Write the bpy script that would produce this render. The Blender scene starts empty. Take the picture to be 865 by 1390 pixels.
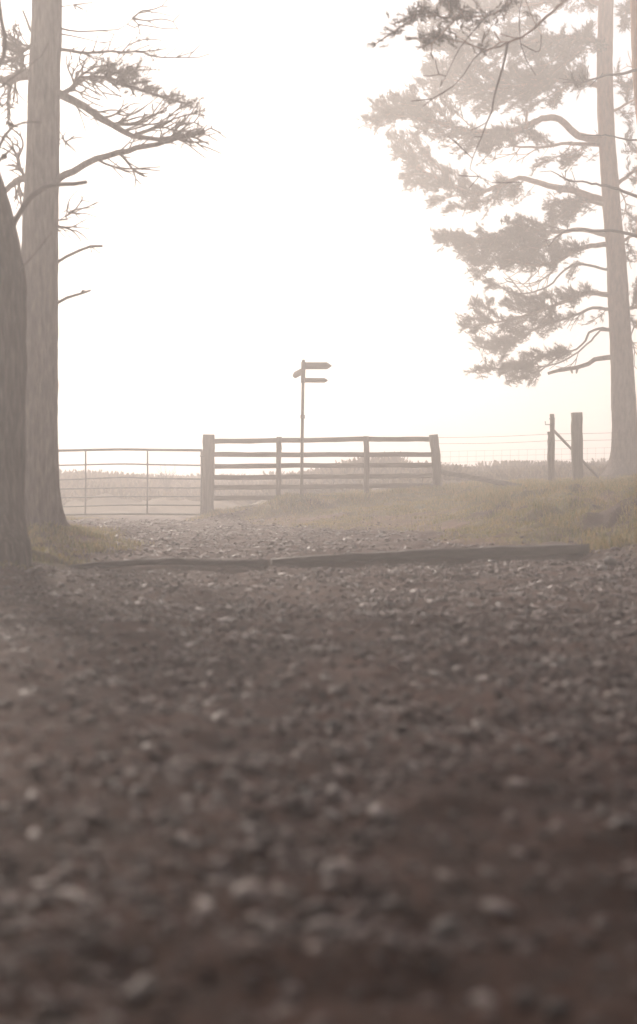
import bpy, math, random
import numpy as np
from mathutils import Vector, noise as mnoise

SC = bpy.context.scene
# ------------------------------------------------------------------ camera, sky, sun, exposure
H = 0.95                     # camera height in metres
FPX = 1805.6                 # focal length in photo pixels
cam_d = bpy.data.cameras.new("camera"); cam = bpy.data.objects.new("camera", cam_d)
SC.collection.objects.link(cam); SC.camera = cam
cam.location = (0, 0, H); cam.rotation_euler = (math.radians(90), 0, 0)
cam_d.sensor_fit = 'VERTICAL'; cam_d.sensor_height = 38.49; cam_d.sensor_width = 24.0
cam_d.lens = 50.0; cam_d.shift_y = -45.0 / 1390.0
cam_d.clip_start = 0.05; cam_d.clip_end = 3000
cam_d.dof.use_dof = True; cam_d.dof.focus_distance = 22.5; cam_d.dof.aperture_fstop = 1.25

SUN_EL, SUN_AZ = math.radians(33), math.radians(-22)     # azimuth from +Y (the view) towards +X
w = bpy.data.worlds.new("World"); SC.world = w; w.use_nodes = True
nt = w.node_tree; bg = nt.nodes["Background"]
sky = nt.nodes.new("ShaderNodeTexSky"); sky.sky_type = 'NISHITA'; sky.sun_disc = False
sky.sun_elevation = SUN_EL; sky.sun_rotation = SUN_AZ
sky.air_density = 1.0; sky.dust_density = 1.0; sky.ozone_density = 1.0
nt.links.new(sky.outputs[0], bg.inputs[0]); bg.inputs[1].default_value = 0.06
sl = bpy.data.lights.new("sun", 'SUN'); sun = bpy.data.objects.new("sun", sl); SC.collection.objects.link(sun)
sl.energy = 4.7; sl.angle = math.radians(10); sl.color = (1.0, 0.885, 0.775)
sdir = Vector((math.sin(SUN_AZ) * math.cos(SUN_EL), math.cos(SUN_AZ) * math.cos(SUN_EL), math.sin(SUN_EL)))
sun.rotation_euler = sdir.to_track_quat('Z', 'Y').to_euler(); sun.location = sdir * 60
SC.view_settings.view_transform = 'Standard'; SC.view_settings.look = 'None'
SC.view_settings.exposure = 0.50; SC.view_settings.gamma = 1.0
SC.render.engine = 'CYCLES'
SC.cycles.use_denoising = True
SC.cycles.max_bounces = 8; SC.cycles.volume_bounces = 4; SC.cycles.diffuse_bounces = 2
SC.cycles.glossy_bounces = 2; SC.cycles.transparent_max_bounces = 4

HAZE_DENSITY = 0.0228
HAZE_G = 0.6

rng = np.random.default_rng(7); random.seed(7)

# ------------------------------------------------------------------ helpers
def W(px, py, Y):
    return np.array([(px - 432.5) / FPX * Y, Y, H + (650.0 - py) / FPX * Y])

def tag(o, label=None, cat=None, group=None, kind=None):
    if label: o["label"] = label
    if cat: o["category"] = cat
    if group: o["group"] = group
    if kind: o["kind"] = kind
    return o

def empty(name, loc=(0, 0, 0), rz=0):
    o = bpy.data.objects.new(name, None); SC.collection.objects.link(o)
    o.location = loc; o.rotation_euler = (0, 0, rz); o.empty_display_size = 0.2
    return o

class MB:
    """collects faces of one mesh"""
    def __init__(s): s.v = []; s.f = []; s.n = 0
    def add(s, v, f):
        v = np.asarray(v, float).reshape(-1, 3); s.v.append(v)
        f = np.asarray(f) + s.n; s.f.append(f); s.n += len(v)
    def build(s, name, mat, parent=None, smooth=False, origin=None, attrs=None):
        v = np.concatenate(s.v)
        loc = (0, 0, 0)
        if origin is not None: v = v - np.asarray(origin); loc = tuple(origin)
        faces = []
        me = bpy.data.meshes.new(name)
        tot = sum(len(f) for f in s.f)
        ls = np.concatenate([np.full(len(f), f.shape[1]) for f in s.f])
        idx = np.concatenate([f.ravel() for f in s.f])
        me.vertices.add(len(v)); me.vertices.foreach_set("co", v.ravel().astype(np.float32))
        me.loops.add(len(idx)); me.loops.foreach_set("vertex_index", idx.astype(np.int32))
        me.polygons.add(tot)
        st = np.concatenate([[0], np.cumsum(ls)[:-1]])
        me.polygons.foreach_set("loop_start", st.astype(np.int32))
        me.polygons.foreach_set("loop_total", ls.astype(np.int32))
        if smooth: me.polygons.foreach_set("use_smooth", np.ones(tot, bool))
        if attrs:
            for k, a in attrs.items():
                at = me.attributes.new(k, 'FLOAT', 'POINT'); at.data.foreach_set("value", np.asarray(a, np.float32))
        me.update(calc_edges=True); me.validate()
        me.materials.append(mat)
        o = bpy.data.objects.new(name, me); SC.collection.objects.link(o)
        o.location = loc
        if parent is not None: o.parent = parent
        return o

def catmull(P, step):
    P = np.asarray(P, float); out = []
    Q = np.vstack([2 * P[0] - P[1], P, 2 * P[-1] - P[-2]])
    for i in range(1, len(Q) - 2):
        n = max(1, int(np.linalg.norm(Q[i + 1, :3] - Q[i, :3]) / step))
        for k in range(n):
            t = k / n
            out.append(0.5 * ((2 * Q[i]) + (-Q[i - 1] + Q[i + 1]) * t + (2 * Q[i - 1] - 5 * Q[i] + 4 * Q[i + 1] - Q[i + 2]) * t * t
                              + (-Q[i - 1] + 3 * Q[i] - 3 * Q[i + 1] + Q[i + 2]) * t ** 3))
    out.append(P[-1]); return np.array(out)

def tube(mb, P, R, sides=8, disp=None, caps=True):
    P = np.asarray(P, float); R = np.asarray(R, float); n = len(P)
    T = np.gradient(P, axis=0); T /= np.linalg.norm(T, axis=1)[:, None] + 1e-9
    up = np.array([1., 0, 0]) if abs(T[0, 0]) < 0.8 else np.array([0, 1., 0])
    N = np.zeros_like(P); a = up - T[0] * (up @ T[0]); N[0] = a / np.linalg.norm(a)
    for i in range(1, n):
        a = N[i - 1] - T[i] * (N[i - 1] @ T[i]); N[i] = a / (np.linalg.norm(a) + 1e-9)
    B = np.cross(T, N)
    ang = np.arange(sides) / sides * 2 * math.pi
    D = N[:, None, :] * np.cos(ang)[None, :, None] + B[:, None, :] * np.sin(ang)[None, :, None]
    RR = np.repeat(R[:, None], sides, 1)
    if disp is not None: RR = RR + disp(P, ang, R)
    V = P[:, None, :] + D * RR[:, :, None]
    i = np.arange(n - 1)[:, None] * sides; j = np.arange(sides)[None, :]; j2 = (j + 1) % sides
    F = np.stack([i + j, i + j2, i + sides + j2, i + sides + j], -1).reshape(-1, 4)
    mb.add(V.reshape(-1, 3), F)
    if caps:
        base = mb.n - n * sides
        for ring, flip in ((0, True), (n - 1, False)):
            c = V[ring].mean(0) + (T[ring] * R[ring] * 0.3 if not flip else 0)
            mb.v.append(c[None]); ci = mb.n; mb.n += 1
            a = base + ring * sides + np.arange(sides); b = base + ring * sides + (np.arange(sides) + 1) % sides
            f = np.stack([b, a, np.full(sides, ci)], -1) if flip else np.stack([a, b, np.full(sides, ci)], -1)
            mb.f.append(f)

def sticks(mb, A, B, ra, rb, sides=3):
    """many thin prisms at once"""
    A = np.asarray(A); B = np.asarray(B); n = len(A)
    if n == 0: return
    T = B - A; T /= np.linalg.norm(T, axis=1)[:, None] + 1e-9
    up = np.where(np.abs(T[:, 2:3]) < 0.9, np.array([[0, 0, 1.]]), np.array([[1., 0, 0]]))
    N = np.cross(T, up); N /= np.linalg.norm(N, axis=1)[:, None] + 1e-9
    Bn = np.cross(T, N)
    ang = np.arange(sides) / sides * 2 * math.pi
    D = N[:, None] * np.cos(ang)[None, :, None] + Bn[:, None] * np.sin(ang)[None, :, None]
    V = np.concatenate([A[:, None] + D * np.asarray(ra)[:, None, None], B[:, None] + D * np.asarray(rb)[:, None, None]], 1)
    j = np.arange(sides); j2 = (j + 1) % sides
    F = np.stack([j, j2, sides + j2, sides + j], -1)[None] + (np.arange(n) * 2 * sides)[:, None, None]
    mb.add(V.reshape(-1, 3), F.reshape(-1, 4))

def vnoise(x, y, seed=0):
    """smooth value noise 0..1"""
    x = np.asarray(x, float); y = np.asarray(y, float)
    xi = np.floor(x).astype(np.int64); yi = np.floor(y).astype(np.int64)
    fx = x - xi; fy = y - yi; fx = fx * fx * (3 - 2 * fx); fy = fy * fy * (3 - 2 * fy)
    def h(a, b):
        n = (a * 374761393 + b * 668265263 + seed * 1442695041) & 0xFFFFFFFF
        n = ((n ^ (n >> 13)) * 1274126177) & 0xFFFFFFFF
        n = (n ^ (n >> 16)) & 0xFFFFFFFF
        return n / 4294967295.0
    return (h(xi, yi) * (1 - fx) + h(xi + 1, yi) * fx) * (1 - fy) + (h(xi, yi + 1) * (1 - fx) + h(xi + 1, yi + 1) * fx) * fy

def fbm(x, y, o=4, seed=0):
    s = 0; a = 0.5; t = 0
    for k in range(o):
        s = s + a * vnoise(x * 2 ** k, y * 2 ** k, seed + k); t += a; a *= 0.5
    return s / t

def sstep(a, b, x):
    t = np.clip((np.asarray(x, float) - a) / (b - a), 0, 1); return t * t * (3 - 2 * t)

# ------------------------------------------------------------------ materials
def mat(name, cols, scale=(8, 8, 8), rough=0.85, bump=0.3, bdist=0.02, detail=6, coord='Object', island=0.0, spec=0.3, stops=None, trans=0):
    m = bpy.data.materials.new(name); m.use_nodes = True; t = m.node_tree; N = t.nodes; L = t.links
    b = N["Principled BSDF"]; tc = N.new("ShaderNodeTexCoord"); mp = N.new("ShaderNodeMapping")
    mp.inputs['Scale'].default_value = scale; L.new(tc.outputs[coord], mp.inputs[0])
    n = N.new("ShaderNodeTexNoise"); n.inputs['Scale'].default_value = 1; n.inputs['Detail'].default_value = detail
    n.inputs['Roughness'].default_value = 0.6
    L.new(mp.outputs[0], n.inputs[0])
    r = N.new("ShaderNodeValToRGB"); cr = r.color_ramp
    k = len(cols)
    while len(cr.elements) < k: cr.elements.new(0.5)
    for i, c in enumerate(cols):
        cr.elements[i].position = stops[i] if stops else 0.3 + 0.4 * i / max(1, k - 1)
        cr.elements[i].color = (*c, 1)
    fac = n.outputs[0]
    if island > 0:
        g = N.new("ShaderNodeNewGeometry"); mx = N.new("ShaderNodeMix"); mx.inputs[0].default_value = island
        L.new(n.outputs[0], mx.inputs[2]); L.new(g.outputs['Random Per Island'], mx.inputs[3]); fac = mx.outputs[0]
    L.new(fac, r.inputs[0]); L.new(r.outputs[0], b.inputs['Base Color'])
    b.inputs['Roughness'].default_value = rough; b.inputs['Specular IOR Level'].default_value = spec
    if bump > 0:
        bp = N.new("ShaderNodeBump"); bp.inputs['Strength'].default_value = bump; bp.inputs['Distance'].default_value = bdist
        L.new(n.outputs[0], bp.inputs['Height']); L.new(bp.outputs[0], b.inputs['Normal'])
    if trans > 0:
        tr = N.new("ShaderNodeBsdfTranslucent"); ms = N.new("ShaderNodeMixShader"); ms.inputs[0].default_value = trans
        L.new(r.outputs[0], tr.inputs[0]); L.new(b.outputs[0], ms.inputs[1]); L.new(tr.outputs[0], ms.inputs[2])
        L.new(ms.outputs[0], N["Material Output"].inputs[0])
    return m

M = {}
M['bark_dark'] = mat('dark_ridged_bark', [(.018, .012, .009), (.07, .050, .040), (.17, .13, .105)], (30, 30, 5), .9, 1.0, .03)
M['bark_mid'] = mat('grey_brown_bark', [(.04, .027, .020), (.12, .088, .07), (.23, .175, .14)], (28, 28, 5), .9, 1.0, .02)
def pine_bark():
    m = mat('pine_bark', [(.07, .05, .04), (.16, .12, .10), (.24, .19, .16)], (22, 22, 6), .9, 1.0, .02)
    t = m.node_tree; N = t.nodes; L = t.links; b = N["Principled BSDF"]
    ramp = [n for n in N if n.type == 'VALTORGB'][0]
    geo = N.new("ShaderNodeNewGeometry"); sx = N.new("ShaderNodeSeparateXYZ"); L.new(geo.outputs['Position'], sx.inputs[0])
    mr = N.new("ShaderNodeMapRange"); mr.inputs[1].default_value = 2.5; mr.inputs[2].default_value = 7.5
    L.new(sx.outputs[2], mr.inputs[0])
    r2 = N.new("ShaderNodeValToRGB"); r2.color_ramp.elements[0].position = .3; r2.color_ramp.elements[0].color = (.20, .10, .055, 1)
    r2.color_ramp.elements[1].position = .7; r2.color_ramp.elements[1].color = (.42, .23, .13, 1)
    nz = [n for n in N if n.type == 'TEX_NOISE'][0]; L.new(nz.outputs[0], r2.inputs[0])
    mx = N.new("ShaderNodeMix"); mx.data_type = 'RGBA'
    L.new(mr.outputs[0], mx.inputs[0]); L.new(ramp.outputs[0], mx.inputs[6]); L.new(r2.outputs[0], mx.inputs[7])
    L.new(mx.outputs[2], b.inputs['Base Color']); return m
M['bark_pine'] = pine_bark()
M['twig'] = mat('twig_bark', [(.05, .038, .032), (.11, .085, .07)], (20, 20, 20), .9, .3)
M['needles'] = mat('pine_needles', [(.020, .021, .008), (.042, .036, .012), (.09, .062, .020)], (3, 3, 3), .7, 0, island=.5, trans=.10)
M['wood'] = mat('weathered_wood', [(.09, .07, .055), (.16, .13, .105), (.24, .20, .165)], (4, 25, 25), .9, .6, .006)
M['wood_post'] = mat('weathered_post_wood', [(.09, .07, .055), (.16, .13, .105), (.24, .20, .165)], (30, 30, 3), .9, .6, .008)
M['log'] = mat('damp_timber', [(.012, .008, .006), (.035, .025, .019), (.075, .056, .045)], (4, 30, 30), .75, .9, .01)
M['galv'] = mat('dull_galvanised_steel', [(.07, .068, .07), (.13, .125, .125), (.18, .175, .17)], (14, 14, 14), .5, .1, spec=.5)
M['galv'].node_tree.nodes["Principled BSDF"].inputs['Metallic'].default_value = .6
M['signpaint'] = mat('sign_timber', [(.10, .085, .07), (.17, .145, .12)], (6, 30, 30), .8, .3, .004)
M['stone'] = mat('slate_gravel', [(.018, .009, .0065), (.060, .033, .025), (.12, .076, .061), (.24, .185, .165)], (6, 6, 6), .55, .4, .004, island=.85, spec=.3, stops=[.10, .40, .70, .93])
M['grass'] = mat('dry_grass', [(.12, .150, .018), (.30, .235, .045), (.50, .33, .11)], (2.2, 2.2, 2.2), .7, 0, island=.4, trans=.3, stops=[.3, .5, .72])
M['heath'] = mat('heather', [(.10, .070, .050), (.17, .12, .08), (.26, .20, .12)], (.5, .5, .5), .85, 0, island=.5, trans=.15)

def ground_material():
    m = bpy.data.materials.new('track_earth_and_turf'); m.use_nodes = True; t = m.node_tree; N = t.nodes; L = t.links
    b = N["Principled BSDF"]; geo = N.new("ShaderNodeNewGeometry")
    def noise(s, d=6, ro=.6):
        n = N.new("ShaderNodeTexNoise"); n.inputs['Scale'].default_value = s; n.inputs['Detail'].default_value = d
        n.inputs['Roughness'].default_value = ro; L.new(geo.outputs['Position'], n.inputs[0]); return n
    def ramp(src, cs, ps):
        r = N.new("ShaderNodeValToRGB")
        while len(r.color_ramp.elements) < len(cs): r.color_ramp.elements.new(.5)
        for i, (c, p) in enumerate(zip(cs, ps)):
            r.color_ramp.elements[i].position = p; r.color_ramp.elements[i].color = (*c, 1)
        L.new(src, r.inputs[0]); return r
    nA = noise(1.3, 5); nB = noise(14, 8, .7); nC = noise(60, 4)
    mxn = N.new("ShaderNodeMix"); mxn.inputs[0].default_value = .65; L.new(nA.outputs[0], mxn.inputs[2]); L.new(nB.outputs[0], mxn.inputs[3])
    earth = ramp(mxn.outputs[0], [(.014, .0055, .0035), (.060, .027, .0175), (.14, .072, .050)], [.32, .5, .68])
    red = ramp(nB.outputs[0], [(.11, .055, .036), (.22, .125, .085)], [.35, .65])
    turf = ramp(mxn.outputs[0], [(.065, .070, .016), (.14, .11, .036), (.22, .14, .06)], [.35, .5, .65])
    heath = ramp(mxn.outputs[0], [(.09, .065, .045), (.15, .115, .07), (.25, .19, .11)], [.35, .5, .65])
    def att(n):
        a = N.new("ShaderNodeAttribute"); a.attribute_name = n; return a.outputs['Fac']
    def mix(a, bb, f):
        x = N.new("ShaderNodeMix"); x.data_type = 'RGBA'; L.new(f, x.inputs[0]); L.new(a, x.inputs[6]); L.new(bb, x.inputs[7]); return x.outputs[2]
    c = mix(earth.outputs[0], red.outputs[0], att('red')); c = mix(c, turf.outputs[0], att('turf')); c = mix(c, heath.outputs[0], att('heath'))
    L.new(c, b.inputs['Base Color'])
    rr = N.new("ShaderNodeMapRange"); rr.inputs[1].default_value = .35; rr.inputs[2].default_value = .65; rr.inputs[3].default_value = .7; rr.inputs[4].default_value = .95
    L.new(nB.outputs[0], rr.inputs[0]); L.new(rr.outputs[0], b.inputs['Roughness']); b.inputs['Specular IOR Level'].default_value = .15
    bp = N.new("ShaderNodeBump"); bp.inputs['Strength'].default_value = .9; bp.inputs['Distance'].default_value = .02
    L.new(nB.outputs[0], bp.inputs['Height'])
    bp2 = N.new("ShaderNodeBump"); bp2.inputs['Strength'].default_value = .7; bp2.inputs['Distance'].default_value = .008
    L.new(nC.outputs[0], bp2.inputs['Height']); L.new(bp.outputs[0], bp2.inputs['Normal']); L.new(bp2.outputs[0], b.inputs['Normal'])
    return m
M['ground'] = ground_material()

# ------------------------------------------------------------------ ground
XC = np.array([-40, -12, -6, -3.5, -2.15, -1.8, -.9, 0, 1.5, 2.6, 3.2, 5, 8, 14, 40], float)
ROWS = {
    12.3: [1.2, .8, .60, .42, .19, .185, .21, .25, .28, .31, .42, .80, 1.1, 1.3, 1.6],
    14:   [1.2, .85, .62, .46, .25, .22, .22, .25, .29, .35, .50, .86, 1.1, 1.3, 1.6],
    16:   [1.2, .9, .60, .42, .25, .23, .23, .25, .32, .52, .70, .89, 1.1, 1.3, 1.6],
    18:   [1.2, .9, .55, .36, .24, .23, .23, .27, .42, .62, .74, .90, 1.1, 1.3, 1.6],
    21:   [1.1, .8, .40, .26, .23, .23, .30, .38, .55, .66, .73, .87, 1.1, 1.3, 1.6],
    23:   [1.0, .7, .30, .22, .22, .36, .50, .60, .72, .78, .80, .85, 1.02, 1.25, 1.5],
    26:   [.8, .5, .20, .14, .15, .30, .50, .60, .74, .82, .84, .90, 1.05, 1.25, 1.5],
    29:   [.8, .5, .18, .10, .10, .12, .35, .62, .82, .88, .9, 1.0, 1.12, 1.3, 1.5],
    35:   [1.0, .85, .78, .74, .70, .70, .76, .88, .98, .98, 1.0, 1.06, 1.15, 1.3, 1.5],
    45:   [.8, .8, .75, .75, .72, .72, .78, .85, .92, .95, .98, 1.0, 1.1, 1.2, 1.3],
    60:   [.2] * 15,
    120:  [-4] * 15,
    420:  [-16] * 15,
}
RY = np.array(sorted(ROWS)); RZ = np.array([ROWS[k] for k in sorted(ROWS)])
def log_line(x): return 11.85 + 0.20 * np.clip(x, -6, 6)
def ground_base(x, y):
    x = np.asarray(x, float); y = np.asarray(y, float)
    shp = np.broadcast(x, y).shape; x = np.broadcast_to(x, shp).ravel(); y = np.broadcast_to(y, shp).ravel()
    yy = np.clip(y, RY[0], RY[-1]); xx = np.clip(x, XC[0], XC[-1])
    i = np.clip(np.searchsorted(RY, yy) - 1, 0, len(RY) - 2); j = np.clip(np.searchsorted(XC, xx) - 1, 0, len(XC) - 2)
    v = (yy - RY[i]) / (RY[i + 1] - RY[i]); u = (xx - XC[j]) / (XC[j + 1] - XC[j])
    v = v * .5 + .5 * v * v * (3 - 2 * v)
    back = (RZ[i, j] * (1 - u) + RZ[i, j + 1] * u) * (1 - v) + (RZ[i + 1, j] * (1 - u) + RZ[i + 1, j + 1] * u) * v
    # in front of the timbers
    bank = sstep(2.35, 3.3, x) * .12 + sstep(2.7, 5.0, x) * .5 + sstep(-2.7, -5.5, x) * .42
    front = (0.175 + .014 * np.clip(x, -3, 3)) / 12 * np.clip(y, -5, 12.5) + bank
    front = np.where(y < -5, front + (y + 5) * .015, front)
    s = sstep(-.05, .05, y - log_line(x))
    off = np.clip(np.where(x > 0, (x - 2.42) / .25, (-x - 2.3) / .8), 0, 1)      # no step beyond the track
    s = np.where(off > 0, s * (1 - off) + off * sstep(-2.5, 1.0, y - log_line(x)), s)
    return (front * (1 - s) + back * s).reshape(shp)

def track_mask(x, y):
    """1 on the stony track"""
    left = np.where(y < 12, -3.0, np.where(y < 18, -2.35, -3.6)); left = -3.0 + sstep(9.8, 11, y) * .70 - sstep(15, 20, y) * 1.6
    right = 3.1 - sstep(11.9, 12.7, y) * 1.45 - sstep(13.5, 22, y) * 2.7
    n = (fbm(x * 1.1, y * 1.1, 3, 31) - .5) * 1.1
    return sstep(-.2, .25, x - left + n) * sstep(-.2, .35, right - x + n)

def masks(x, y):
    tr = track_mask(x, y)
    red = (1 - tr) * sstep(.42, .6, fbm(x * .9 + 9, y * .8, 4, 77)) * sstep(24, 21, y)
    turf = (1 - tr) * sstep(.30, .5, fbm(x * 1.3, y * 1.0, 4, 5)) * (1 - .75 * red)
    h = sstep(25, 28, y)
    gap = sstep(-1.7, -2.2, x) * sstep(-5.5, -4.5, x) * sstep(30, 28, y)
    ero = np.zeros_like(tr)
    for cx, cy, sx, sy in ((2.45, 15.0, .4, .4), (3.45, 15.3, .3, .6), (3.0, 13.9, .3, .3), (1.5, 16.5, .8, .8)):
        ero = np.maximum(ero, np.exp(-((x - cx) / sx) ** 2 - ((y - cy) / sy) ** 2) * sstep(.3, .6, fbm(x * 4, y * 4, 3, 88) + .12))
    turf = turf * (1 - .9 * ero)
    return tr, red, turf, h * (1 - gap)

def ground_z(x, y, fine=True):
    x = np.asarray(x, float); y = np.asarray(y, float)
    z = ground_base(x, y)
    tr, red, turf, h = masks(x, y)
    # small hummocks
    def g(cx, cy, sx, sy, a): return a * np.exp(-((x - cx) / sx) ** 2 - ((y - cy) / sy) ** 2)
    z = z + g(-.25, 21.9, .55, .5, .16) + g(-.7, 22.2, .5, .5, .08) + g(1.35, 22.3, .4, .5, .05) + g(.55, 22.0, .35, .4, .07)
    z = z + g(6.0, 26, 1.3, 1.0, .06) + g(4.55, 23, .5, .5, .03)
    z = z - g(2.45, 15.0, .35, .35, .09) - g(3.45, 15.3, .3, .5, .12) - g(3.0, 13.9, .25, .25, .06)
    z = z + g(-2.75, 14.0, .55, .6, .10) + g(-3.1, 10.8, .85, .9, .30)
    z = z + (fbm(x * .45, y * .45, 3, 1) - .5) * .10 * (1 - .6 * tr) * sstep(10, 13, y)
    z = z + (fbm(x * 1.7, y * 1.7, 4, 2) - .5) * (.07 + .42 * (1 - tr) * sstep(11.5, 14, y) * sstep(1.6, 3.0, x) * sstep(23, 19, y) + .03 * (1 - tr))
    z = z + h * (fbm(x * .8, y * .8, 4, 3) - .5) * .5
    if fine:
        z = z + (fbm(x * 6, y * 6, 4, 4) - .5) * .085
    return z

def axis(segs):
    out = [segs[0][0]]
    for a, b, s0, s1 in segs:
        p = a; n = 0
        while p < b - 1e-6:
            t = (p - a) / (b - a); p = p + s0 + (s1 - s0) * t; out.append(min(p, b))
    return np.unique(np.array(out))
gx = axis([(-400, -40, 40, 8), (-40, -5, 4, .15), (-5, -3.4, .12, .05), (-3.4, 4.6, .045, .045), (4.6, 10, .06, .3), (10, 40, .3, 5), (40, 400, 6, 50)])
gy = axis([(-60, -4, 8, .5), (-4, 1.5, .4, .05), (1.5, 11, .045, .04), (11, 13, .025, .025), (13, 27, .05, .07), (27, 50, .1, .4), (50, 400, .6, 25)])
GX, GY = np.meshgrid(gx, gy)
GZ = ground_z(GX, GY)
tr, red, turf, hth = masks(GX, GY)
nx, ny = len(gx), len(gy)
i = np.arange(ny - 1)[:, None] * nx; j = np.arange(nx - 1)[None]
F = np.stack([i + j, i + j + 1, i + nx + j + 1, i + nx + j], -1).reshape(-1, 4)
mb = MB(); mb.add(np.stack([GX, GY, GZ], -1), F)
o = mb.build('ground', M['ground'], smooth=True, attrs={'red': red.ravel(), 'turf': turf.ravel(), 'heath': hth.ravel()})
tag(o, kind='structure')

# ------------------------------------------------------------------ haze (the whole scene stands in thin fog)
def box(mb, a, b):
    a = np.array(a, float); b = np.array(b, float)
    v = np.array([[x, y, z] for z in (a[2], b[2]) for y in (a[1], b[1]) for x in (a[0], b[0])])
    mb.add(v, np.array([[0, 2, 3, 1], [4, 5, 7, 6], [0, 1, 5, 4], [2, 6, 7, 3], [0, 4, 6, 2], [1, 3, 7, 5]]))
hm = bpy.data.materials.new('mist'); hm.use_nodes = True; hn = hm.node_tree
hn.nodes.remove(hn.nodes["Principled BSDF"])
pv = hn.nodes.new("ShaderNodeVolumePrincipled"); pv.inputs['Color'].default_value = (1.0, .966, .952, 1)
pv.inputs['Density'].default_value = HAZE_DENSITY; pv.inputs['Anisotropy'].default_value = HAZE_G
hn.links.new(pv.outputs[0], hn.nodes["Material Output"].inputs['Volume'])
mb = MB(); box(mb, (-405, -65, -20), (405, 405, 19)); hz = mb.build('haze', hm); tag(hz, kind='stuff')

# ------------------------------------------------------------------ loose stones
PHI = (1 + 5 ** .5) / 2
ICO = np.array([(-1, PHI, 0), (1, PHI, 0), (-1, -PHI, 0), (1, -PHI, 0), (0, -1, PHI), (0, 1, PHI), (0, -1, -PHI), (0, 1, -PHI), (PHI, 0, -1), (PHI, 0, 1), (-PHI, 0, -1), (-PHI, 0, 1)]) / 1.9
ICF = np.array([(0, 11, 5), (0, 5, 1), (0, 1, 7), (0, 7, 10), (0, 10, 11), (1, 5, 9), (5, 11, 4), (11, 10, 2), (10, 7, 6), (7, 1, 8), (3, 9, 4), (3, 4, 2), (3, 2, 6), (3, 6, 8), (3, 8, 9), (4, 9, 5), (2, 4, 11), (6, 2, 10), (8, 6, 7), (9, 8, 1)])
def stones(x, y, size, flat=(.25, .6), sink=.25, tilt=.35):
    n = len(x); sc = np.stack([size * rng.uniform(.7, 1.3, n), size * rng.uniform(.6, 1.1, n), size * rng.uniform(*flat, n)], -1)
    V = ICO[None] * (1 + rng.uniform(-.28, .28, (n, 12, 1))) * sc[:, None]
    def rot(V, a, p, q):
        c, s = np.cos(a)[:, None], np.sin(a)[:, None]; P = V[..., p].copy(); Q = V[..., q].copy()
        V[..., p] = c * P - s * Q; V[..., q] = s * P + c * Q
    rot(V, rng.normal(0, tilt, n), 1, 2); rot(V, rng.normal(0, tilt, n), 0, 2); rot(V, rng.uniform(0, 6.28, n), 0, 1)
    z = ground_z(x, y) + sc[:, 2] * (1 - sink * 2)
    V += np.stack([x, y, z], -1)[:, None]
    F = ICF[None] + (np.arange(n) * 12)[:, None, None]
    return V.reshape(-1, 3), F.reshape(-1, 3)
def scatter(n, x0, x1, y0, y1, dens):
    x = rng.uniform(x0, x1, n); y = rng.uniform(y0, y1, n); k = rng.uniform(0, 1, n) < dens(x, y); return x[k], y[k]
mb = MB()
def near_d(x, y): return sstep(-.05, -.22, y - log_line(x)) * (.28 + .72 * sstep(.36, .60, fbm(x * 1.5, y * 1.5, 3, 50))) * track_mask(x, y)
x, y = scatter(85000, -3.4, 3.6, 1.6, 12, near_d); mb.add(*stones(x, y, .005 + .019 * rng.random(len(x)) ** 2.2, (.18, .5)))
def far_d(x, y): return track_mask(x, y) * sstep(-.0, .2, y - log_line(x)) * (.35 + .65 * sstep(.38, .55, fbm(x * 1.2, y * .8, 3, 51)))
x, y = scatter(38000, -3.8, 3.2, 11.5, 24.5, far_d); mb.add(*stones(x, y, .008 + .028 * rng.random(len(x)) ** 2.4, (.12, .38), .3, .3))
def side_d(x, y): return (1 - track_mask(x, y)) * sstep(.45, .65, fbm(x * .9, y * .9, 3, 52)) * .5
x, y = scatter(2600, -2, 4.5, 12.5, 22, side_d); mb.add(*stones(x, y, rng.uniform(.012, .035, len(x)), (.2, .5), .45))
tag(mb.build('gravel', M['stone']), 'loose flat grey stones and grit strewn over the track', 'gravel', kind='stuff')

mb = MB()
x, y = scatter(8500, -3.2, 3.5, 1.8, 12.2, near_d); mb.add(*stones(x, y, .010 + .030 * rng.random(len(x)) ** 1.8, (.10, .28), .15, .22))
x, y = scatter(2600, -3.2, 1.8, 12.2, 22, far_d); mb.add(*stones(x, y, .012 + .036 * rng.random(len(x)) ** 2.4, (.10, .28), .15, .25))
M['flake'] = mat('pale_slate_flakes', [(.030, .017, .012), (.09, .058, .046), (.17, .122, .100), (.30, .245, .215)], (6, 6, 6), .5, .4, .004, island=.85, spec=.45, stops=[.15, .42, .7, .95])
tag(mb.build('gravel', M['flake']), 'larger flat pale stone flakes scattered among the darker grit of the track', 'gravel', kind='stuff')

def lone_stone(px, py, Y, sx, sz, label, m=None):
    p = W(px, py, Y); b_ = MB(); n = 1
    V = ICO * (1 + rng.uniform(-.2, .2, (12, 1))) * np.array([sx, sx * .8, sz])
    # subdivide once
    vs = list(V); fs = []; cache = {}
    def mid(a, b):
        k = (min(a, b), max(a, b))
        if k not in cache:
            q = (vs[a] + vs[b]) / 2; cache[k] = len(vs); vs.append(q * 1.10 * (1 + rng.uniform(-.05, .05)))
        return cache[k]
    for a, b2, c in ICF:
        ab, bc, ca = mid(a, b2), mid(b2, c), mid(c, a); fs += [(a, ab, ca), (ab, b2, bc), (ca, bc, c), (ab, bc, ca)]
    z = float(ground_z(p[0], p[1]))
    b_.add(np.array(vs) + np.array([p[0], p[1], z + sz * .5]), np.array(fs))
    tag(b_.build('stone', m or M['pale_stone'], origin=(p[0], p[1], z)), label, 'stone')
M['pale_stone'] = mat('pale_stone', [(.25, .22, .20), (.42, .38, .35)], (20, 20, 20), .6, .5, .004)
M['dark_stone'] = mat('dark_stone', [(.02, .016, .015), (.05, .042, .038)], (20, 20, 20), .7, .5, .004)
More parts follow.
